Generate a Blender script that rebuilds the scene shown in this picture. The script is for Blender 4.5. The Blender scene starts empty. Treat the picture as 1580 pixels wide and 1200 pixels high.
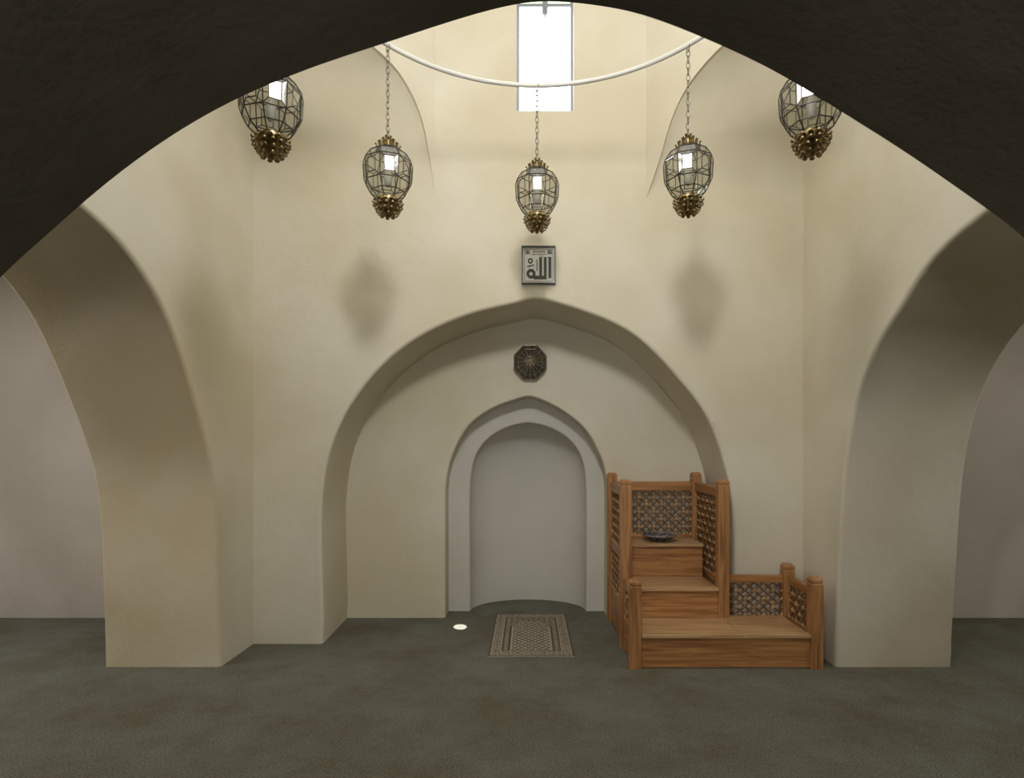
import bpy, bmesh, math, random
from mathutils import Vector
random.seed(4)
PI=math.pi
S=bpy.context.scene; COL=S.collection
try:
    S.view_settings.view_transform='Standard'
except Exception: pass
VX,VY,F,H=815,690,900,1.6
def U(px,py,Y): return ((px-VX)/F*Y, H+(VY-py)/F*Y)

# ---------------- materials ----------------
def newmat(name):
    m=bpy.data.materials.new(name); m.use_nodes=True
    nt=m.node_tree; b=nt.nodes['Principled BSDF']; return m,nt,b
def N(nt,t,**k):
    n=nt.nodes.new(t)
    for a,v in k.items(): setattr(n,a,v)
    return n
def plaster(name,c1,c2,rough=.95,bump=.36):
    m,nt,b=newmat(name); L=nt.links.new
    g=N(nt,'ShaderNodeNewGeometry')
    n1=N(nt,'ShaderNodeTexNoise'); n1.inputs['Scale'].default_value=.8; n1.inputs['Detail'].default_value=5
    n3=N(nt,'ShaderNodeTexNoise'); n3.inputs['Scale'].default_value=2.8; n3.inputs['Detail'].default_value=6; n3.inputs['Roughness'].default_value=.52
    n2=N(nt,'ShaderNodeTexNoise'); n2.inputs['Scale'].default_value=55; n2.inputs['Detail'].default_value=4
    for n in (n1,n2,n3): L(g.outputs['Position'],n.inputs['Vector'])
    r=N(nt,'ShaderNodeValToRGB'); r.color_ramp.elements[0].position=.38; r.color_ramp.elements[1].position=.62
    r.color_ramp.elements[0].color=(*c1,1); r.color_ramp.elements[1].color=(*c2,1)
    L(n1.outputs['Fac'],r.inputs['Fac']); L(r.outputs['Color'],b.inputs['Base Color'])
    mx=N(nt,'ShaderNodeMath',operation='MULTIPLY_ADD'); mx.inputs[1].default_value=.08
    L(n2.outputs['Fac'],mx.inputs[0]); L(n3.outputs['Fac'],mx.inputs[2])
    bp=N(nt,'ShaderNodeBump'); bp.inputs['Strength'].default_value=bump; bp.inputs['Distance'].default_value=.04
    L(mx.outputs[0],bp.inputs['Height']); L(bp.outputs['Normal'],b.inputs['Normal'])
    b.inputs['Roughness'].default_value=rough; b.inputs['Specular IOR Level'].default_value=.15
    return m
def wood(name,axis,c1=(.30,.125,.035),c2=(.52,.25,.085),rough=.42):
    m,nt,b=newmat(name); L=nt.links.new
    g=N(nt,'ShaderNodeNewGeometry'); mp=N(nt,'ShaderNodeMapping')
    sc=[34,34,34]; sc[axis]=1.8; mp.inputs['Scale'].default_value=sc
    L(g.outputs['Position'],mp.inputs['Vector'])
    n=N(nt,'ShaderNodeTexNoise'); n.inputs['Scale'].default_value=1.2; n.inputs['Detail'].default_value=7; n.inputs['Distortion'].default_value=.8
    L(mp.outputs['Vector'],n.inputs['Vector'])
    r=N(nt,'ShaderNodeValToRGB'); r.color_ramp.elements[0].position=.34; r.color_ramp.elements[1].position=.60
    r.color_ramp.elements[0].color=(*c1,1); r.color_ramp.elements[1].color=(*c2,1)
    L(n.outputs['Fac'],r.inputs['Fac']); L(r.outputs['Color'],b.inputs['Base Color'])
    bp=N(nt,'ShaderNodeBump'); bp.inputs['Strength'].default_value=.12; bp.inputs['Distance'].default_value=.004
    L(n.outputs['Fac'],bp.inputs['Height']); L(bp.outputs['Normal'],b.inputs['Normal'])
    b.inputs['Roughness'].default_value=rough
    return m
def plain(name,c,rough=.6,metal=0,noise=.0,scale=30):
    m,nt,b=newmat(name); L=nt.links.new
    b.inputs['Roughness'].default_value=rough; b.inputs['Metallic'].default_value=metal
    n=N(nt,'ShaderNodeTexNoise'); n.inputs['Scale'].default_value=scale
    g=N(nt,'ShaderNodeNewGeometry'); L(g.outputs['Position'],n.inputs['Vector'])
    r=N(nt,'ShaderNodeValToRGB')
    r.color_ramp.elements[0].color=(*[max(0,x*(1-noise)) for x in c],1); r.color_ramp.elements[1].color=(*[min(1,x*(1+noise)) for x in c],1)
    r.color_ramp.elements[0].position=.35; r.color_ramp.elements[1].position=.65
    L(n.outputs['Fac'],r.inputs['Fac']); L(r.outputs['Color'],b.inputs['Base Color'])
    return m
def emis(name,c,s):
    m,nt,b=newmat(name)
    b.inputs['Base Color'].default_value=(.8,.8,.8,1)
    b.inputs['Emission Color'].default_value=(*c,1); b.inputs['Emission Strength'].default_value=s
    return m
def glass(name,tint=(.86,.85,.78),gl=.15,df=.05,ro=.05):
    m=bpy.data.materials.new(name); m.use_nodes=True; nt=m.node_tree; nt.nodes.clear()
    o=N(nt,'ShaderNodeOutputMaterial'); t=N(nt,'ShaderNodeBsdfTransparent'); g=N(nt,'ShaderNodeBsdfGlossy'); mx=N(nt,'ShaderNodeMixShader')
    d=N(nt,'ShaderNodeBsdfDiffuse'); mx2=N(nt,'ShaderNodeMixShader')
    t.inputs[0].default_value=(*tint,1); g.inputs['Roughness'].default_value=ro; d.inputs['Color'].default_value=(.88,.89,.88,1)
    mx.inputs[0].default_value=gl; mx2.inputs[0].default_value=df
    nt.links.new(t.outputs[0],mx.inputs[1]); nt.links.new(g.outputs[0],mx.inputs[2])
    nt.links.new(mx.outputs[0],mx2.inputs[1]); nt.links.new(d.outputs[0],mx2.inputs[2]); nt.links.new(mx2.outputs[0],o.inputs[0])
    return m
M={}
M['cream']=plaster('cream_plaster',(.65,.59,.45),(.74,.70,.59))
M['grey']=plaster('pale_grey_plaster',(.61,.59,.54),(.67,.65,.60),bump=.42)
M['jamb']=plaster('warm_bounce_plaster',(.64,.54,.36),(.73,.67,.53))  # cream plaster with warm bounced light put into its colour
M['dark']=plaster('shade_toned_plaster',(.085,.076,.060),(.135,.122,.097),bump=.5)  # same plaster as the walls, its deep shade put into the colour
M['aisle']=plaster('greyish_beige_plaster',(.57,.52,.465),(.66,.61,.555))
M['woodz']=wood('oak_upright_grain',2,(.25,.11,.036),(.48,.24,.092)); M['woodx']=wood('oak_cross_grain',0,(.27,.115,.036),(.50,.245,.09)); M['woody']=wood('oak_depth_grain',1,(.24,.105,.034),(.45,.225,.083))
M['tread']=wood('oak_tread',0,(.38,.21,.10),(.58,.38,.20),.38)
M['lattice']=plain('lattice_bars',(.17,.085,.036),.5,0,.3); M['bead']=plain('turned_oak_beads',(.44,.25,.11),.45,0,.3)
M['brass']=plain('aged_brass',(.30,.22,.10),.33,.85,.5,60)
M['came']=plain('dark_metal_came',(.055,.048,.036),.4,.6,.3)
M['chain']=plain('chain_metal',(.22,.20,.16),.4,.8,.2)
M['white']=plain('white_painted_pipe',(.72,.71,.68),.4)
M['black']=plain('black_frame',(.035,.033,.03),.4)
M['glass']=glass('clear_lantern_glass'); M['smoke']=glass('smoked_glass',(.30,.24,.17),.3,.02)
M['frame']=plain('window_metal',(.25,.26,.28),.5,.3)
def carpet():
    m,nt,b=newmat('grey_green_carpet'); L=nt.links.new
    g=N(nt,'ShaderNodeNewGeometry')
    n1=N(nt,'ShaderNodeTexNoise'); n1.inputs['Scale'].default_value=1.6; n1.inputs['Detail'].default_value=10; n1.inputs['Roughness'].default_value=.74
    n2=N(nt,'ShaderNodeTexNoise'); n2.inputs['Scale'].default_value=100; n2.inputs['Detail'].default_value=6; n2.inputs['Roughness'].default_value=.8
    for n in (n1,n2): L(g.outputs['Position'],n.inputs['Vector'])
    r=N(nt,'ShaderNodeValToRGB'); e=r.color_ramp.elements; e[0].position=.38; e[1].position=.62
    e[0].color=(.142,.131,.100,1); e[1].color=(.185,.190,.166,1)
    L(n1.outputs['Fac'],r.inputs['Fac'])
    r2=N(nt,'ShaderNodeValToRGB'); e=r2.color_ramp.elements; e[0].position=.38; e[1].position=.64
    e[0].color=(.55,.55,.55,1); e[1].color=(1.5,1.5,1.46,1); L(n2.outputs['Fac'],r2.inputs['Fac'])
    mx=N(nt,'ShaderNodeMix',data_type='RGBA',blend_type='MULTIPLY'); mx.inputs[0].default_value=1
    L(r.outputs['Color'],mx.inputs[6]); L(r2.outputs['Color'],mx.inputs[7]); L(mx.outputs[2],b.inputs['Base Color'])
    bp=N(nt,'ShaderNodeBump'); bp.inputs['Strength'].default_value=.5; bp.inputs['Distance'].default_value=.005
    L(n2.outputs['Fac'],bp.inputs['Height']); L(bp.outputs['Normal'],b.inputs['Normal'])
    b.inputs['Roughness'].default_value=1; b.inputs['Specular IOR Level'].default_value=.05
    return m
M['carpet']=carpet()

# ---------------- object helpers ----------------
def obj(name,bm,mat,parent=None,smooth=None,bevel=0,label=None):
    me=bpy.data.meshes.new(name); bm.normal_update(); bm.to_mesh(me); bm.free()
    for m in (mat if isinstance(mat,list) else [mat]): me.materials.append(m)
    o=bpy.data.objects.new(name,me); COL.objects.link(o)
    if parent: o.parent=parent
    if smooth: 
        for p in me.polygons: p.use_smooth=True
    if bevel:
        md=o.modifiers.new('Bevel','BEVEL'); md.width=bevel; md.segments=2; md.limit_method='ANGLE'
    if label: o['label']=label
    return o
def struct(name,bm,mat,**k):
    o=obj(name,bm,mat,**k); o['kind']='structure'; return o
def tag(o,label,cat,group=None):
    o['label']=label; o['category']=cat
    if group: o['group']=group
    return o
def empty(name,loc,label,cat,group=None):
    o=bpy.data.objects.new(name,None); COL.objects.link(o); o.location=loc; o.empty_display_size=.1
    return tag(o,label,cat,group)
def box(bm,x0,x1,y0,y1,z0,z1):
    vs=[bm.verts.new((x,y,z)) for z in (z0,z1) for (x,y) in ((x0,y0),(x1,y0),(x1,y1),(x0,y1))]
    for f in ((3,2,1,0),(4,5,6,7),(0,1,5,4),(1,2,6,5),(2,3,7,6),(3,0,4,7)): bm.faces.new([vs[i] for i in f])
def tube(bm,a,b,r,n=5,r2=None):
    a=Vector(a); b=Vector(b); d=(b-a)
    if d.length<1e-6: return
    d.normalize(); u=d.orthogonal().normalized(); w=d.cross(u); r2=r if r2 is None else r2
    A=[bm.verts.new(a+(u*math.cos(t)+w*math.sin(t))*r) for t in [2*PI*i/n for i in range(n)]]
    B=[bm.verts.new(b+(u*math.cos(t)+w*math.sin(t))*r2) for t in [2*PI*i/n for i in range(n)]]
    for i in range(n): bm.faces.new((A[i],A[(i+1)%n],B[(i+1)%n],B[i]))
    bm.faces.new(A[::-1]); bm.faces.new(B)
def lathe(bm,prof,n=24,c=(0,0,0),axis='z',wave=0):
    rings=[]
    for r,z in prof:
        ring=[]
        for i in range(n):
            t=2*PI*i/n; rr=r*(1+wave*math.cos(12*t))
            p=(rr*math.cos(t),rr*math.sin(t),z) if axis=='z' else (rr*math.cos(t),-z,rr*math.sin(t))
            ring.append(bm.verts.new((c[0]+p[0],c[1]+p[1],c[2]+p[2])))
        rings.append(ring)
    for a,b in zip(rings,rings[1:]):
        for i in range(n): bm.faces.new((a[i],a[(i+1)%n],b[(i+1)%n],b[i]))
    return rings
def torus(bm,c,R,r,ux,uy,n=40,k=8,sx=1.0):
    ux=Vector(ux);uy=Vector(uy);uz=ux.cross(uy); c=Vector(c); rings=[]
    for i in range(n):
        t=2*PI*i/n; d=ux*math.cos(t)+uy*math.sin(t); p=c+ux*math.cos(t)*R*sx+uy*math.sin(t)*R
        rings.append([bm.verts.new(p+d*r*math.cos(s)+uz*r*math.sin(s)) for s in [2*PI*j/k for j in range(k)]])
    for i in range(n):
        a=rings[i]; b=rings[(i+1)%n]
        for j in range(k): bm.faces.new((a[j],a[(j+1)%k],b[(j+1)%k],b[j]))
def catmull(P,n=6):
    out=[]; Q=[P[0]]+list(P)+[P[-1]]
    for i in range(1,len(Q)-2):
        p0,p1,p2,p3=Q[i-1:i+3]
        for j in range(n):
            t=j/n
            out.append(tuple(.5*(2*p1[k]+(p2[k]-p0[k])*t+(2*p0[k]-5*p1[k]+4*p2[k]-p3[k])*t*t+(3*p1[k]-p0[k]-3*p2[k]+p3[k])*t**3) for k in range(len(p1))))
    out.append(tuple(P[-1])); return out
def smoothp(P,it=4,keep=()):
    P=[tuple(p) for p in P]
    for _ in range(it):
        P=[P[0]]+[tuple((P[i-1][k]+2*P[i][k]+P[i+1][k])/4 for k in range(2)) if i not in keep else P[i] for i in range(1,len(P)-1)]+[P[-1]]
    return P
def fill(bm,loops,flip=False):
    ed=[]
    for lp in loops:
        vs=[bm.verts.new(p) for p in lp]
        for i in range(len(vs)): ed.append(bm.edges.new((vs[i],vs[(i+1)%len(vs)])))
    bmesh.ops.triangle_fill(bm,use_beauty=True,edges=ed)
def loft(bm,rings,smooth=True,mi=0):
    V=[[bm.verts.new(p) for p in r] for r in rings]
    for a,b in zip(V,V[1:]):
        for i in range(len(a)-1):
            f=bm.faces.new((a[i],a[i+1],b[i+1],b[i])); f.smooth=smooth; f.material_index=mi
def offs(path,d):
    out=[]
    for i,p in enumerate(path):
        a=path[max(0,i-1)]; b=path[min(len(path)-1,i+1)]
        dx,dz=b[0]-a[0],b[1]-a[1]; l=math.hypot(dx,dz) or 1
        nx,nz=-dz/l,dx/l
        if i in (0,len(path)-1): nz=0
        out.append((p[0]+nx*d,p[1]+nz*d))
    return out
def wob(path,a=.006):
    ph=random.random()*6
    return [(p[0]+a*math.sin(i*.35+ph)*(p[1]>.1),p[1]+a*.8*math.sin(i*.27+ph*2)*(p[1]>.1)) for i,p in enumerate(path)]
def arch_wall(bm,P,arch,outline,depth,r,back=None,holes=(),K=7,mid=4,rb=None,mi=0):
    """P(u,z,d)->3D; arch runs from one base over the apex to the other; outline = rest of the wall outline, continuing from the arch end"""
    rings=[]
    for k in range(K+1):
        t=k/K*PI/2; rings.append([P(u,z,r*(1-math.cos(t))) for u,z in offs(arch,r*(1-math.sin(t)))])
    rr=rb if rb is not None else r
    end=depth-(rr if back else 0)
    for k in range(1,mid+1): rings.append([P(u,z,r+(end-r)*k/mid) for u,z in arch])
    if back:
        for k in range(1,K+1):
            t=k/K*PI/2; rings.append([P(u,z,end+rr*math.sin(t)) for u,z in offs(arch,rr*(1-math.cos(t)))])
    loft(bm,rings,mi=mi)
    o=offs(arch,r)
    fill(bm,[[P(u,z,0) for u,z in o+list(outline)]]+[[P(u,z,0) for u,z in h] for h in holes])
    if back:
        o=offs(arch,rr); fill(bm,[[P(u,z,depth) for u,z in o+list(back)]])

# ---------------- room shell ----------------
XW=2.24; YB=4.75; YN=.58; ZS=3.63; ZT=6.0; ZC=3.63; YD=1.06
OX0,OX1=-.76,.96; OY0,OY1=1.97,3.43
bm=bmesh.new(); box(bm,-5.8,5.8,-3.2,6.4,-.12,0); struct('floor',bm,M['carpet'])
# back wall with great arch and drum facet with window hole
main=[U(*p,YB) for p in [(498,900),(496,800),(499,742),(513,684),(543,622),(582,570),(643,522),(723,485),(785,469),(826,461),(868,470),(947,498),(1002,534),(1052,590),(1088,640),(1111,692),(1126,745),(1132,820),(1133,900)]]
main=[(main[0][0],0)]+main+[(main[-1][0],0)]
main=wob(smoothp(catmull(main,6),4),.005)
WX0,WX1,WZ0,WZ1=-.095,.37,4.34,5.5
bm=bmesh.new()
arch_wall(bm,lambda u,z,d:(u*(1+.02*d),YB+d,z),main,[(XW,0),(XW,ZC),(OX1,ZS),(OX1,ZT),(OX0,ZT),(OX0,ZS),(-XW,ZC),(-XW,0)],.735,.026,
          holes=[[(WX0,WZ0),(WX1,WZ0),(WX1,WZ1),(WX0,WZ1)]])
for a,b in (((WX0,WZ0),(WX1,WZ0)),((WX1,WZ0),(WX1,WZ1)),((WX1,WZ1),(WX0,WZ1)),((WX0,WZ1),(WX0,WZ0))):
    vs=[bm.verts.new(p) for p in ((a[0],YB,a[1]),(b[0],YB,b[1]),(b[0],YB+.16,b[1]),(a[0],YB+.16,a[1]))]; bm.faces.new(vs)
struct('wall_back',bm,M['cream'])
# recessed wall with mihrab step
mo=[(-.779,0),(-.779,.9),(-.765,1.296),(-.69,1.588),(-.545,1.82),(-.32,1.975),(-.13,2.05),(.005,2.08),(.145,2.04),(.335,1.94),(.53,1.78),(.66,1.57),(.73,1.326),(.742,.9),(.742,0)]
mo=wob(smoothp(catmull(mo,6),2),.003)
bm=bmesh.new()
arch_wall(bm,lambda u,z,d:(u,5.475+d,z),mo,[(1.95,0),(1.95,3.2),(-1.95,3.2),(-1.95,0)],.235,.018)
struct('wall_back_recess',bm,M['cream'])
# mihrab frame plane and niche
half=[(-.565,0),(-.568,.8),(-.563,1.27),(-.515,1.52),(-.39,1.69),(-.20,1.80),(0,1.845)]
hl=smoothp(catmull(half,7),2); mi=hl+[(-u,z) for u,z in hl[::-1][1:]]
mi=smoothp(mi,4)
bm=bmesh.new(); r=.018
rings=[]
for k in range(6):
    t=k/5*PI/2; rings.append([(u,5.7+r*(1-math.cos(t)),z) for u,z in offs(mi,r*(1-math.sin(t)))])
loft(bm,rings)
fill(bm,[[(u,5.7,z) for u,z in offs(mi,r)+[(1.0,0),(1.0,2.3),(-1.0,2.3),(-1.0,0)]]])
struct('wall_back_niche_frame',bm,M['grey'])
bm=bmesh.new(); rings=[]
for u,z in mi[:len(hl)]:
    w=abs(u); d=.42*(w/.565)**.8 if w>1e-4 else 0
    rings.append([(-w*math.cos(t),5.7+r+d*math.sin(t),z+(.0)) for t in [PI*i/32 for i in range(33)]])
loft(bm,rings); bmesh.ops.remove_doubles(bm,verts=bm.verts,dist=1e-5)
struct('wall_back_niche',bm,M['grey'])
# side walls
def side(name,s,prof,ya,mt):
    far=[(y,z) for y,z in prof]; ap=prof[-1]
    near=[(ap[0]-(y-ap[0])*(ap[0]-ya)/(prof[0][0]-ap[0]),z) for y,z in prof[::-1][1:]]
    path=wob(smoothp(catmull(far+near,6),4),.006)
    a=[(-y,z) for y,z in path]
    bm=bmesh.new()
    arch_wall(bm,lambda u,z,d:(s*(XW+d),-u,z),a,[(-YN,0),(-YN,ZS),(-OY0,ZS),(-OY1,ZS),(-YB,ZC),(-YB,0)],.85,.028,
              back=[(-YN,0),(-YN,3.7),(-5.5,3.7),(-5.5,0)],mi=1)
    struct(name,bm,[M['cream'],mt])
side('wall_left',-1,[(4.25,0),(4.235,.6),(4.20,1.09),(4.11,1.5),(3.96,1.85),(3.71,2.28),(3.47,2.55),(3.2,2.73),(2.92,2.81),(2.65,2.86)],1.62,M['jamb'])
side('wall_right',1,[(4.25,0),(4.2,.7),(4.145,1.37),(4.0,1.88),(3.77,2.23),(3.54,2.43),(3.3,2.61),(3.1,2.69),(2.92,2.735),(2.68,2.77)],1.62,M['cream'])
# front arch (thick)
YF=1.45
fa=[U(*p,YF) for p in [(0,432),(70,370),(150,298),(250,222),(350,163),(430,128),(500,101),(580,75),(700,35),(780,13),(845,4),(930,13),(1000,28),(1100,68),(1200,115),(1300,178),(1400,240),(1520,325),(1580,370)]]
fa=[(-1.62,0),(-1.61,.9),(-1.58,1.4),(-1.51,1.70),(-1.42,1.88)]+fa+[(1.36,1.96),(1.46,1.78),(1.55,1.45),(1.60,.9),(1.62,0)]
fa=smoothp(catmull(fa,6),12)
bm=bmesh.new()
arch_wall(bm,lambda u,z,d:(u,YF-d,z),fa,[(XW,0),(XW,ZS),(-XW,ZS),(-XW,0)],YF-YN,.012,back=[(5.6,0),(5.6,3.7),(-5.6,3.7),(-5.6,0)])
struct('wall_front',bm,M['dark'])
bm=bmesh.new(); box(bm,-XW,XW,YN,YF-.002,ZS-.04,ZS); struct('trim_1',bm,M['cream'])
# drum facets
def facet(bm,a,b,notch=None,holes=()):
    a=Vector(a);b=Vector(b)
    P=lambda t,z:tuple((a.x+(b.x-a.x)*t,a.y+(b.y-a.y)*t,z))
    if notch: fill(bm,[[P(t,z) for t,z in notch]+[P(1,ZT),P(0,ZT)]])
    else: fill(bm,[[P(0,ZS),P(1,ZS),P(1,ZT),P(0,ZT)]]+[[P(t,z) for t,z in h] for h in holes])
def squinch(name,a,b,C,hp):
    bm=bmesh.new(); a=Vector((*a,0)); b=Vector((*b,0)); C=Vector((*C,0))
    hs=smoothp(catmull(hp,7),2); sq=hs+[(1-t,z) for t,z in hs[::-1][1:]]
    facet(bm,(a.x,a.y),(b.x,b.y),notch=sq)
    d=b-a
    n0=(C-b).normalized(); n1=(C-a).normalized()
    zt=hs[-1][1]
    rows=[];rev=[]
    for t,z in hs:
        tau=min(1,(z-ZS)/(zt-ZS)); g=math.sqrt(max(0,1-tau**2.2))
        e=.012*min(1,(z-ZS)/.5)
        E0=a+d*t; E1=a+d*(1-t)
        F0=E0+n0*min(abs(d.dot(n0))*t,.035)+n1*e; F1=E1+n1*min(abs(d.dot(n1))*t,.035)+n0*e
        K0=(F0+F1)/2; K=K0+(C-K0)*g
        w=500*math.exp(-(z-ZS)*13)+1.1
        row=[]
        for k in range(49):
            s=k/48; A,B,D=(1-s)**2,2*s*(1-s)*w,s*s
            p=(F0*A+K*B+F1*D)/(A+B+D); row.append(Vector((p.x,p.y,z)))
        rows.append(row); rev.append((Vector((E0.x,E0.y,z)),Vector((F0.x,F0.y,z)),Vector((E1.x,E1.y,z)),Vector((F1.x,F1.y,z))))
    loft(bm,rows)
    loft(bm,[[r_[0] for r_ in rev],[r_[1] for r_ in rev]]); loft(bm,[[r_[2] for r_ in rev],[r_[3] for r_ in rev]])
    struct(name,bm,M['cream'])
squinch('wall_back_left',(OX0,YB),(-XW,OY1),(-XW,YB),[(0,ZS),(.02,3.9),(.064,4.246),(.145,4.48),(.236,4.59),(.36,4.66),(.5,4.70)])
squinch('wall_back_right',(OX1,YB),(XW,OY1),(XW,YB),[(0,ZS),(.06,3.86),(.13,4.18),(.203,4.37),(.306,4.50),(.403,4.57),(.5,4.61)])
bm=bmesh.new()
facet(bm,(-XW,OY0),(-XW,OY1),holes=[[(.34,4.34),(.66,4.34),(.66,5.5),(.34,5.5)]])
facet(bm,(XW,OY0),(XW,OY1),holes=[[(.34,4.34),(.66,4.34),(.66,5.5),(.34,5.5)]])
facet(bm,(OX0,YD),(OX1,YD),holes=[[(.39,3.92),(.61,3.92),(.61,4.58),(.39,4.58)]])
facet(bm,(-XW,OY0),(OX0,YD)); facet(bm,(XW,OY0),(OX1,YD))
for s,ox in ((-1,OX0),(1,OX1)):
    bm.faces.new([bm.verts.new(p) for p in ((s*XW,OY0,ZS+.005),(s*XW,YD,ZS+.005),(ox,YD,ZS+.005))])
struct('wall_drum',bm,M['cream'])
bm=bmesh.new(); box(bm,-2.5,2.5,.4,5.0,ZT,ZT+.1); struct('ceiling',bm,M['cream'])
# aisles and camera bay
for s,nm in ((-1,'left'),(1,'right')):
    bm=bmesh.new(); fill(bm,[[(s*3.05,5.475,0),(s*5.6,5.475,0),(s*5.6,5.475,3.7),(s*3.05,5.475,3.7)]]); struct('wall_back_%s_aisle'%nm,bm,M['aisle'])
    bm=bmesh.new(); fill(bm,[[(s*5.6,-3,0),(s*5.6,5.475,0),(s*5.6,5.475,3.7),(s*5.6,-3,3.7)]]); struct('wall_%s_aisle'%nm,bm,M['aisle'])
    bm=bmesh.new(); box(bm,min(s*3.05,s*5.6),max(s*3.05,s*5.6),YN,5.5,3.6,3.7); struct('ceiling_%s_aisle'%nm,bm,M['aisle'])
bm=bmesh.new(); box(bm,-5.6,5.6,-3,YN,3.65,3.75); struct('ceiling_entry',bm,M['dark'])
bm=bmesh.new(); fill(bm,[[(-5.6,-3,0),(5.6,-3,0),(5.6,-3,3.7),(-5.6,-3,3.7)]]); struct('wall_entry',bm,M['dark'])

# windows: frame, pane, transom pane, latch
def window(n,cx,cy,rz,w,z0,z1,strength,col):
    root=bpy.data.objects.new('window_%d'%n,None); COL.objects.link(root); root.location=(cx,cy,z0); root.rotation_euler=(0,0,rz); root['kind']='structure'
    h=z1-z0; t=.022; zt=h-(.262 if h>1 else .08)
    bm=bmesh.new()
    box(bm,-w/2,-w/2+t,.05,.09,0,h); box(bm,w/2-t,w/2,.05,.09,0,h); box(bm,-w/2+t,w/2-t,.05,.09,0,t); box(bm,-w/2+t,w/2-t,.05,.09,h-t,h); box(bm,-w/2+t,w/2-t,.05,.09,zt-t/2,zt+t/2)
    obj('window_frame',bm,M['frame'],root)
    bm=bmesh.new(); box(bm,-w/2+t,w/2-t,.066,.072,t,zt-t/2); obj('window_pane',bm,emis('daylit_pane_%d'%n,col,strength),root)
    bm=bmesh.new(); box(bm,-w/2+t,w/2-t,.066,.072,zt+t/2,h-t); obj('transom_pane',bm,emis('green_pane_%d'%n,(.25,.8,.25),1.0),root)
    bm=bmesh.new(); box(bm,-.022,.022,.03,.05,zt-.09,zt+.02); tube(bm,(0,.03,zt-.09),(0,.03,zt-.12),.007); obj('window_latch',bm,M['frame'],root)
window(1,(WX0+WX1)/2,YB,0,WX1-WX0,WZ0,WZ1,9,(.62,.77,1))
window(2,-XW,2.70,PI/2,.467,WZ0,WZ1,9,(1,.98,.96))
window(3,XW,2.70,-PI/2,.467,WZ0,WZ1,9,(1,.98,.96))
window(4,(OX0+OX1)/2,YD,PI,.378,3.92,4.58,124,(1,.985,.95))

# ---------------- lanterns ----------------
RC=(.06,2.70,4.05); RR=1.25
ring=empty('hanging_ring',(RC[0],RC[1],RC[2]),'white painted pipe bent in a large circle carrying the glass lanterns','ring')
bm=bmesh.new(); torus(bm,(0,0,0),RR,.0145,(1,0,0),(0,1,0),120,12); obj('pipe',bm,M['white'],ring,smooth=True)
for a in (100,150,210,260):
    t=math.radians(a); x,y=RR*math.sin(t),RR*math.cos(t)
    bm=bmesh.new(); tube(bm,(x,y,.01),(x,y,ZT-RC[2]),.004); obj('cable',bm,M['chain'],ring)
def leaf(bm,prof,w,ang):
    c,s=math.cos(ang),math.sin(ang); L=[];R_=[];n=len(prof)
    for i,(r,z) in enumerate(prof):
        ww=w*math.sin(PI*min(.97,(i+.7)/(n)))
        L.append(bm.verts.new((r*c-ww*s,r*s+ww*c,z))); R_.append(bm.verts.new((r*c+ww*s,r*s-ww*c,z)))
    mid=[bm.verts.new(((r+.006)*c,(r+.006)*s,z-.003)) for r,z in prof]
    for i in range(n-1):
        bm.faces.new((L[i],mid[i],mid[i+1],L[i+1])); bm.faces.new((mid[i],R_[i],R_[i+1],mid[i+1]))
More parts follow.
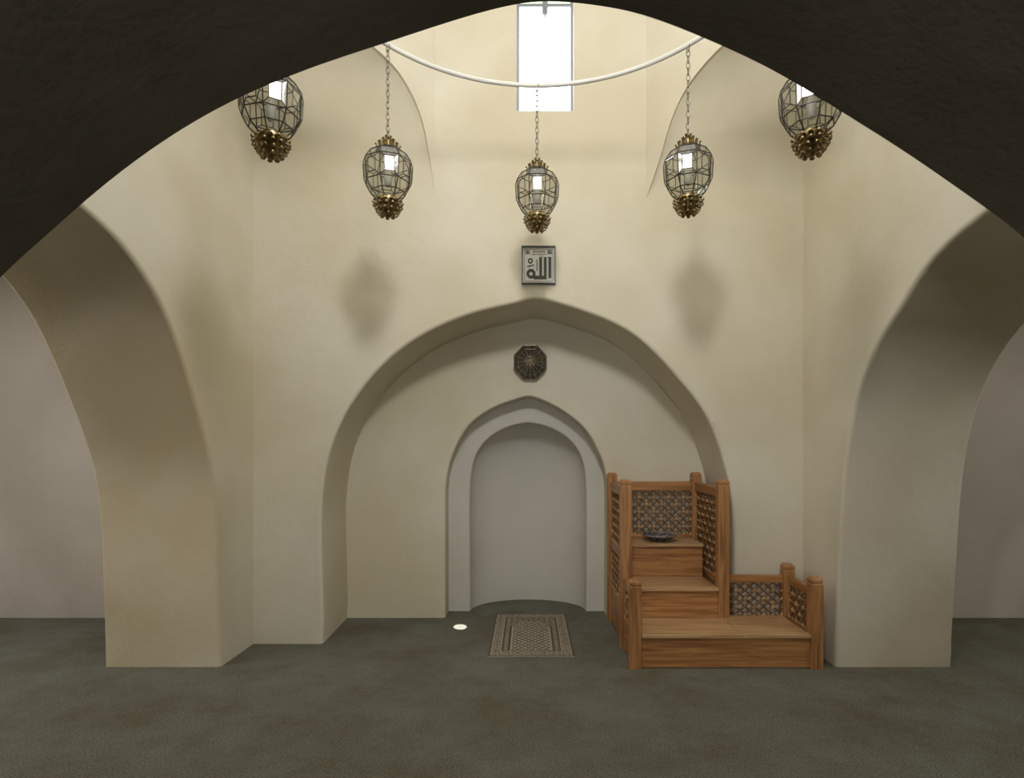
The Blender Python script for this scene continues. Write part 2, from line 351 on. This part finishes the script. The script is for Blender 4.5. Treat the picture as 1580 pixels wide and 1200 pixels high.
def make_lantern():
    root=empty('hanging_lantern',(0,0,0),'x','lantern')
    prof=[(.074,.416),(.112,.392),(.144,.342),(.136,.212),(.106,.158),(.068,.120)]
    R=[[Vector((r*math.cos(i*PI/4),r*math.sin(i*PI/4),z)) for i in range(8)] for r,z in prof]
    fr=bmesh.new(); gl=bmesh.new()
    E=lambda a,b,r=.0033: tube(fr,a,b,r,5)
    def pane(vs): gl.faces.new([gl.verts.new(v) for v in vs])
    def quad(q,s,t): return q[0].lerp(q[1],s).lerp(q[3].lerp(q[2],s),t)
    for k,ring_ in enumerate(R):
        for i in range(8): E(ring_[i],ring_[(i+1)%8])
        if k<5:
            for i in range(8):
                E(ring_[i],R[k+1][i])
                q=[ring_[i],ring_[(i+1)%8],R[k+1][(i+1)%8],R[k+1][i]]
                c=sum(q,Vector())/4; out=Vector((c.x,c.y,0)).normalized()
                if k==2:
                    inn=[quad(q,s,t)+out*.014 for s,t in ((.24,.18),(.76,.18),(.76,.82),(.24,.82))]
                    for j in range(4):
                        E(inn[j],inn[(j+1)%4],.0027); E(q[j],inn[j],.0023)
                        pane([q[j],q[(j+1)%4],inn[(j+1)%4],inn[j]])
                    pane(inn)
                else: pane(q)
    obj('came_frame',fr,M['came'],root); obj('glass_panes',gl,M['glass'],root)
    bm=bmesh.new()
    lathe(bm,[(.001,.455),(.012,.45),(.016,.43),(.04,.428),(.070,.420),(.068,.410)],16)
    for i in range(11): leaf(bm,[(.056,.410),(.066,.420),(.067,.438),(.074,.448),(.080,.444)],.012,2*PI*i/11)
    for i in range(8): leaf(bm,[(.034,.418),(.040,.440),(.040,.462),(.048,.476),(.056,.470)],.011,2*PI*(i+.5)/8)
    for i in range(5): leaf(bm,[(.014,.435),(.018,.465),(.018,.487),(.027,.500),(.034,.492)],.009,2*PI*i/5)
    obj('top_crown',bm,M['brass'],root,smooth=True)
    bm=bmesh.new()
    lathe(bm,[(.066,.123),(.070,.108),(.060,.085),(.045,.055),(.030,.030),(.014,.010),(.001,.005)],16)
    for i in range(14): leaf(bm,[(.058,.112),(.070,.102),(.082,.092),(.090,.099),(.088,.109)],.013,2*PI*i/14)
    for i in range(13): leaf(bm,[(.052,.088),(.064,.078),(.078,.068),(.087,.076),(.085,.086)],.014,2*PI*(i+.5)/13)
    for i in range(11): leaf(bm,[(.036,.062),(.050,.052),(.064,.042),(.074,.050),(.072,.060)],.014,2*PI*i/11)
    for i in range(8): leaf(bm,[(.020,.036),(.034,.026),(.046,.016),(.056,.024),(.054,.034)],.012,2*PI*(i+.5)/8)
    obj('bottom_crown',bm,M['brass'],root,smooth=True)
    bm=bmesh.new(); lathe(bm,[(.001,.19),(.016,.2),(.026,.235),(.022,.27),(.013,.295),(.013,.33),(.001,.33)],14); tube(bm,(0,0,.33),(0,0,.42),.006)
    obj('light_bulb',bm,plain('frosted_bulb',(.6,.6,.58),.4),root,smooth=True)
    return root
def chain(root,z0,z1):
    bm=bmesh.new(); n=max(3,round((z1-z0)/.036)); st=(z1-z0)/n
    for i in range(n):
        zc=z0+(i+.5)*st
        ux=(1,0,0) if i%2 else (0,1,0)
        torus(bm,(0,0,zc),st*.62,.0028,ux,(0,0,1),12,5,.5)
    obj('chain',bm,M['chain'],root)
    bm=bmesh.new(); torus(bm,(0,0,z1+.014),.022,.003,(0,1,0),(0,0,1),16,5); obj('hook',bm,M['chain'],root)
spots=[(0,3.05,1,.39,'centre glass lantern hanging under the bright window above the calligraphy plaque'),
       (-47,2.99,1,.69,'glass lantern hanging left of centre, between the central lantern and the leftmost one'),
       (47,3.0,1,.09,'glass lantern hanging right of centre, between the central lantern and the rightmost one'),
       (-90,2.925,.94,.147,'leftmost large glass lantern half hidden by the dark front arch'),
       (90,2.935,.94,.635,'rightmost large glass lantern half hidden by the dark front arch')]
proto=make_lantern(); kids=list(proto.children)
for i,(a,zb,sc,rz,lab) in enumerate(spots):
    t=math.radians(a); x,y=RC[0]+RR*math.sin(t),RC[1]+RR*math.cos(t)
    if i==0: o=proto
    else:
        o=proto.copy(); COL.objects.link(o)
        for k in kids:
            c=k.copy(); COL.objects.link(c); c.parent=o
    o.location=(x,y,zb); o.rotation_euler=(0,0,rz); o.scale=(sc,sc,sc)
    tag(o,lab,'lantern','glass lanterns on the hanging ring')
    chain(o,.497,(RC[2]-zb-.033)/sc)

# ---------------- grid art ----------------
def grid_art(bm,nu,nv,P,fn):
    V=[[bm.verts.new(P(i/nu,j/nv)) for i in range(nu+1)] for j in range(nv+1)]
    for j in range(nv):
        for i in range(nu):
            f=bm.faces.new((V[j][i],V[j][i+1],V[j+1][i+1],V[j+1][i])); f.material_index=fn((i+.5)/nu,(j+.5)/nv)
# calligraphy plaque
x0,x1,z0,z1=-.053,.222,2.925,3.232
pl=empty('calligraphy_plaque',((x0+x1)/2,YB,z0),'framed black Arabic calligraphy on pale grey hung above the great arch','plaque')
w=x1-x0;h=z1-z0
bm=bmesh.new(); t=.009
box(bm,-w/2,w/2,-.03,-.001,0,t);box(bm,-w/2,w/2,-.03,-.001,h-t,h);box(bm,-w/2,-w/2+t,-.03,-.001,t,h-t);box(bm,w/2-t,w/2,-.03,-.001,t,h-t)
obj('picture_frame',bm,M['black'],pl)
def inb(u,v,a,b,c,d): return a<=u<=b and c<=v<=d
def seg(u,v,ax,ay,bx,by,r):
    dx,dy=bx-ax,by-ay; t=max(0,min(1,((u-ax)*dx+(v-ay)*dy)/(dx*dx+dy*dy+1e-9)))
    return math.hypot(u-ax-dx*t,v-ay-dy*t)<r
def call(u,v):
    if (abs(u-.05)<.006 or abs(u-.95)<.006) and .05<v<.95: return 1
    if (abs(v-.05)<.006 or abs(v-.95)<.006) and .05<u<.95: return 1
    for cx in (.15,.85):
        if abs(u-cx)<.075 and abs(v-.87)<.06:
            return 1 if (math.hypot((u-cx)*.9,v-.87)<.03 or abs(abs(u-cx)-.06)<.012 or abs(abs(v-.87)-.05)<.012) else 2
    if .30<u<.70 and (abs(v-.90)<.012 or (abs(v-.85)<.018 and int(u*60)%3)): return 1
    if .26<u<.74 and abs(v-.80)<.012 and int(u*70)%4: return 1
    if inb(u,v,.81,.90,.13,.73) or seg(u,v,.81,.72,.88,.65,.02): return 1
    if inb(u,v,.665,.755,.13,.73) or inb(u,v,.52,.61,.13,.73): return 1
    if inb(u,v,.34,.755,.10,.205): return 1
    if inb(u,v,.44,.462,.34,.66): return 1
    if seg(u,v,.56,.765,.585,.747,.008) or seg(u,v,.585,.747,.61,.765,.008) or seg(u,v,.61,.765,.635,.747,.008): return 1
    d=math.hypot(u-.24,v-.62)
    if .035<d<.08: return 1
    if seg(u,v,.15,.46,.34,.50,.018): return 1
    d=max(abs(u-.26)*.9,abs(v-.26)*.95,(abs(u-.26)+abs(v-.26))*.68)
    if .05<d<.13 : return 1
    return 0 if (int(u*90)+int(v*100))%9 else 2
bm=bmesh.new(); grid_art(bm,110,122,lambda a,b:((-w/2+t)+(w-2*t)*a,-.014,t+(h-2*t)*b),call)
obj('calligraphy_sheet',bm,[plain('sheet_silver',(.64,.635,.59),.5),plain('ink_black',(.022,.022,.02),.5),plain('sheet_shade',(.40,.39,.35),.6)],pl)

# wall lamp: octagonal
lx,lz=U(818,560,5.475)
wl=empty('wall_lamp',(lx,5.475,lz),'dark octagonal leaded glass lamp mounted under the great arch','wall lamp')
fr=bmesh.new(); gl=bmesh.new(); R0=.162
def oc(r,y,i,o=.5): return Vector((r*math.cos((i+o)*PI/4),y,r*math.sin((i+o)*PI/4)*1.06))
for i in range(8):
    a,b=oc(R0,-.045,i),oc(R0,-.045,i+1); a0,b0=oc(R0*.92,-.004,i),oc(R0*.92,-.004,i+1); c,d=oc(.045,-.105,i),oc(.045,-.105,i+1)
    for p,q in ((a,b),(a0,b0),(a,a0),(c,d)): tube(fr,p,q,.0045)
    m1=(a+b)/2
    tube(fr,a,c,.0036); tube(fr,m1,(c+d)/2,.003)
    tube(fr,a.lerp(c,.35),b.lerp(d,.35),.0024)
    for q in ([a,b,d,c],[a0,b0,b,a]): gl.faces.new([gl.verts.new(v) for v in q])
obj('came_frame',fr,plain('shiny_came',(.38,.32,.24),.3,.6,.3),wl); obj('glass_panes',gl,M['smoke'],wl)
bm=bmesh.new(); lathe(bm,[(.001,.125),(.015,.122),(.034,.11),(.040,.10),(.03,.095)],16,axis='y')
for i in range(8):
    a=oc(.025,-.112,i,0); b=oc(.075,-.112,i,0); tube(bm,a,b,.007,6,.0015)
obj('centre_rosette',bm,plain('dull_brass',(.46,.39,.28),.3,.7,.4,60),wl,smooth=True)
bm=bmesh.new(); vs=[oc(R0*.9,-.002,i) for i in range(8)]; bm.faces.new([bm.verts.new(v) for v in vs]); vs2=[bm.verts.new(v+Vector((0,-.008,0))) for v in vs]; bm.faces.new(vs2)
obj('back_plate',bm,plain('bronze_plate',(.045,.032,.022),.4,.3,.5),wl)

# small wall hook
bm=bmesh.new(); 
hx,hz=U(1099,650,YB)
box(bm,hx-.008,hx+.008,YB-.006,YB-.0005,hz-.014,hz+.014); tube(bm,(hx,YB-.006,hz-.004),(hx,YB-.022,hz-.006),.004); tube(bm,(hx,YB-.022,hz-.006),(hx,YB-.024,hz+.006),.004)
tag(obj('wall_hook',bm,M['white']),'tiny white hook on the right shoulder of the great arch','hook')

# ---------------- rug ----------------
rx0,rx1,ry0,ry1=-.305,.353,4.45,5.56
rug=empty('prayer_rug',((rx0+rx1)/2,ry0,0),'small brown and beige patterned prayer rug lying before the niche','rug')
rw=rx1-rx0; rl=ry1-ry0
def rp(u,v):
    x=(u-.5)*rw; y=v*rl; ax=abs(x); ex=min(rw/2-ax,y,rl-y)
    if ex<.012: return 2
    if ex<.024: return 0
    if ex<.085:
        s=y if (rw/2-ax)<=min(y,rl-y) else x
        e=(ex-.0545)/.03; k=((s/.07)%1-.5)*2
        if abs(e)+abs(k)<.5: return 2
        if abs(e)+abs(k)<.8: return 3
        return 1
    if ex<.095: return 0
    if ex<.105: return 2
    ws=.185; top=rl-.16
    hh=top-ax*1.0-(.05*math.cos(ax/.17*PI*2)) 
    edge=min(ws-ax,hh-y)
    if edge<0:
        k=((x/.05)%1-.5)*2; e=((y/.05)%1-.5)*2
        return 2 if abs(k)+abs(e)<.6 else 1
    if edge<.018: return 2
    if edge<.03: return 3
    a=((x+y*.8)/.055)%1; b=((x-y*.8)/.055)%1
    if a<.26 or b<.26: return 2
    return 3
bm=bmesh.new(); 
grid_art(bm,110,185,lambda a,b:((a-.5)*rw,b*rl,.012),rp)
box(bm,-rw/2,rw/2,0,rl,.001,.0115)
obj('rug_pile',bm,[plain('rug_beige',(.35,.305,.24),1,0,.3,60),plain('rug_taupe',(.25,.205,.155),1,0,.3,60),plain('rug_dark',(.095,.07,.053),1,0,.3,60),plain('rug_cream',(.40,.36,.29),1,0,.25,60)],rug)
for yy,s in ((0,-1),(rl,1)):
    bm=bmesh.new()
    for i in range(70):
        x=-rw/2+.005+(rw-.01)*i/69; tube(bm,(x,yy,.008),(x+random.uniform(-.006,.006),yy+s*random.uniform(.012,.022),.004),.0028,4)
    obj('fringe',bm,plain('fringe_cream',(.40,.36,.28),1),rug)

# ---------------- minbar (wooden pulpit) ----------------
mb=empty('wooden_pulpit',(1.43,4.6,0),'oak stepped pulpit with lattice panels standing right of the niche','pulpit')
OFF=Vector((1.43,4.6,0))
def mp(name,bm,mat,bevel=.004,label=None,parent=None):
    bmesh.ops.translate(bm,verts=bm.verts,vec=-OFF)
    return obj(name,bm,mat,parent or mb,bevel=bevel,label=label)
def post(x,y,zt,w=.088):
    bm=bmesh.new(); h=w/2
    prof=[(h,0),(h,zt-.052),(h*.90,zt-.046),(h*.90,zt-.040),(h*1.0,zt-.034),(h*1.0,zt-.018),(h*.68,zt)]
    R=[]
    for a,z in prof:
        c=a*.88
        R.append([bm.verts.new((x+p,y+q_,z)) for p,q_ in ((-c,-a),(c,-a),(a,-c),(a,c),(c,a),(-c,a),(-a,c),(-a,-c))])
    for a,b in zip(R,R[1:]):
        for i in range(8): bm.faces.new((a[i],a[(i+1)%8],b[(i+1)%8],b[i]))
    bm.faces.new(R[-1]); bm.faces.new(R[0][::-1]); mp('post',bm,M['woodz'],0)
XL,XR,X2=.775,1.55,2.085
Y0,Y1,Y2=4.245,4.655,5.40
for x,y,z in ((XL,Y0,.64),(X2,Y0,.66),(X2,4.69,.665),(XL,Y1,1.345),(XR,Y1,1.345),(XL,Y2,1.365),(XR,Y2,1.37)): post(x,y,z)
def bx(name,mat,*a,bevel=.004,label=None):
    bm=bmesh.new(); box(bm,*a); return mp(name,bm,mat,bevel,label)
q=.044
bx('riser',M['woodx'],XL+q,X2-q,Y0-.02,Y0+.005,.004,.222)
bx('tread',M['tread'],XL+q+.001,XR-.01,Y0-.045,Y1+.0,.224,.250); bx('tread',M['tread'],XR-.008,X2-q-.001,Y0-.045,4.715,.224,.250)
bx('riser',M['woodx'],XL+q,XR-q,Y1-.03,Y1-.005,.252,.462)
bx('tread',M['tread'],XL+q+.001,XR-q-.001,Y1-.055,5.06,.464,.488)
bx('riser',M['woodx'],XL+q,XR-q,5.035,5.06,.490,.742)
bx('seat',M['tread'],XL+q+.001,XR-q-.001,5.01,Y2+.02,.744,.770)
bx('side_board',M['woody'],XL-.014,XL+.014,Y0+q,Y1-q,.004,.25)
bx('side_board',M['woody'],XL-.014,XL+.014,Y1+q,Y2-q,.004,.34)
bx('side_board',M['woody'],XR-.014,XR+.014,Y1+q,Y2-q,.004,.50)
bx('side_board',M['woody'],X2-.014,X2+.014,Y0+q,4.69-q,.004,.25)
bx('back_board',M['woodx'],XL+q,XR-q,Y2-.012,Y2+.012,.004,.742)
def rail(x0,x1,y0,y1,z0,z1,m): bx('rail',M[m],x0,x1,y0,y1,z0,z1)
g=.02
rail(XL-g,XL+g,Y0+q,Y1-q,.50,.555,'woody')
rail(XL-g,XL+g,Y1+q,Y2-q,.69,.765,'woody'); rail(XL-g,XL+g,Y1+q,Y2-q,1.205,1.28,'woody')
rail(XR-g,XR+g,Y1+q,Y2-q,1.205,1.28,'woody'); rail(XR-g,XR+g,Y1+q,Y2-q,.502,.545,'woody')
rail(XL+q,XR-q,Y2-g,Y2+g,1.205,1.285,'woodx'); rail(XL+q,XR-q,Y2-g,Y2+g,.772,.80,'woodx')
rail(XR+q,X2-q,4.69-g,4.69+g,.515,.575,'woodx')
rail(X2-g,X2+g,Y0+q,4.69-q,.515,.575,'woody')
def lattice(o,ud,wd,hd):
    bm=bmesh.new(); ud=Vector(ud); o=Vector(o); up=Vector((0,0,1)); nd=ud.cross(up)
    s0=.13; nx=max(1,round(wd/s0)); nz=max(1,round(hd/s0)); sx=wd/nx; sz=hd/nz
    P=lambda a,b:o+ud*a+up*b
    def bead(p,r):
        prof=[(.2,-1),(.8,-.7),(1,0),(.8,.7),(.2,1)]
        R=[[bm.verts.new(p+nd*(r*.9*k)+(ud*math.cos(t)+up*math.sin(t))*r*a) for t in [2*PI*(i+.5)/8 for i in range(8)]] for a,k in prof]
        for A,B in zip(R,R[1:]):
            for i in range(8): bm.faces.new((A[i],A[(i+1)%8],B[(i+1)%8],B[i])).material_index=1
        bm.faces.new(R[0]).material_index=1; bm.faces.new(R[-1]).material_index=1
    for i in range(nx):
        for j in range(nz):
            a,b=i*sx,j*sz; c=P(a+sx/2,b+sz/2); cr=(P(a,b),P(a+sx,b),P(a+sx,b+sz),P(a,b+sz))
            for k in range(4): tube(bm,c,cr[k],.0080,6)
            mids=[P(a+sx/2,b),P(a+sx,b+sz/2),P(a+sx/2,b+sz),P(a,b+sz/2)]
            for k in range(4): tube(bm,mids[k],mids[(k+1)%4],.0062,6)
            bead(c,.020)
            for k in range(4): bead(mids[k],.014)
    for i in range(nx+1):
        for j in range(nz+1): bead(P(i*sx,j*sz),.020)
    mp('lattice_panel',bm,[M['lattice'],M['bead']],0)
lattice((XL+q,Y2,.80),(1,0,0),XR-XL-2*q,.405)
lattice((XL,Y1+q,.765),(0,1,0),Y2-Y1-2*q,.44)
lattice((XL,Y1+q,.345),(0,1,0),Y2-Y1-2*q,.345)
lattice((XR,Y1+q,.545),(0,1,0),Y2-Y1-2*q,.66)
lattice((XL,Y0+q,.255),(0,1,0),Y1-Y0-2*q,.245)
lattice((XR+q,4.69,.255),(1,0,0),X2-XR-2*q,.26)
lattice((X2,Y0+q,.255),(0,1,0),4.69-Y0-2*q,.26)

# dish on the seat
dish=empty('decorated_dish',(1.165,5.19,.7705),'shallow dark patterned dish resting on the pulpit seat','dish')
bm=bmesh.new(); lathe(bm,[(.001,.0),(.06,.0),(.062,.008),(.11,.026),(.150,.048),(.155,.052),(.150,.055),(.105,.034),(.06,.016),(.001,.014)],48,wave=.02)
obj('bowl',bm,plain('dark_glazed_dish',(.16,.15,.155),.2,.2,.9,42),dish,smooth=True)
bm=bmesh.new(); torus(bm,(0,0,.0555),.152,.004,(1,0,0),(0,1,0),48,6)
obj('rim',bm,plain('pale_rim',(.38,.36,.36),.3,.4,.6,90),dish,smooth=True)

# ---------------- lights ----------------
def area(name,loc,rot,sx,sy,P,c):
    l=bpy.data.lights.new(name,'AREA'); l.shape='RECTANGLE'; l.size=sx; l.size_y=sy; l.energy=P; l.color=c
    o=bpy.data.objects.new(name,l); COL.objects.link(o); o.location=loc; o.rotation_euler=rot; return o
area('drum_fill',(.1,2.7,5.9),(0,0,0),2.2,2.2,18,(1,.985,.95))  # added ambient fill under the closed drum ceiling, no skylight there
area('entry_fill',(0,-2.0,2.0),(math.radians(90),0,0),2.6,1.6,56,(1,.965,.89))  # unseen fill added behind the camera to lift lower walls and mihrab
area('left_aisle_fill',(-4.7,2.6,3.4),(0,0,0),.9,1.6,60,(1,.965,.90))  # added out-of-view lamp to brighten the left aisle
area('right_aisle_fill',(4.7,2.6,3.4),(0,0,0),.9,1.6,34,(1,.97,.88))  # its weaker counterpart, likewise added unseen, for the right aisle
sp=bpy.data.lights.new('sun_glint','SPOT'); sp.energy=11000; sp.spot_size=math.radians(1.1); sp.spot_blend=.1; sp.shadow_soft_size=.002
so=bpy.data.objects.new('sun_glint',sp); COL.objects.link(so); so.location=(.45,1.2,4.6)
tx,ty=-.607,5.20
d=Vector((tx,ty,0))-so.location; so.rotation_euler=d.to_track_quat('-Z','Y').to_euler()
w=bpy.data.worlds.new('World'); S.world=w; w.use_nodes=True
w.node_tree.nodes['Background'].inputs[0].default_value=(.8,.85,1,1); w.node_tree.nodes['Background'].inputs[1].default_value=.05

# ---------------- camera ----------------
c=bpy.data.cameras.new('Camera'); co=bpy.data.objects.new('Camera',c); COL.objects.link(co)
co.location=(0,0,H); co.rotation_euler=(PI/2,0,0); c.sensor_width=36; c.lens=F/1580*36
c.shift_x=-(VX-790)/1580; c.shift_y=(VY-600)/1580; c.clip_start=.05
S.camera=co
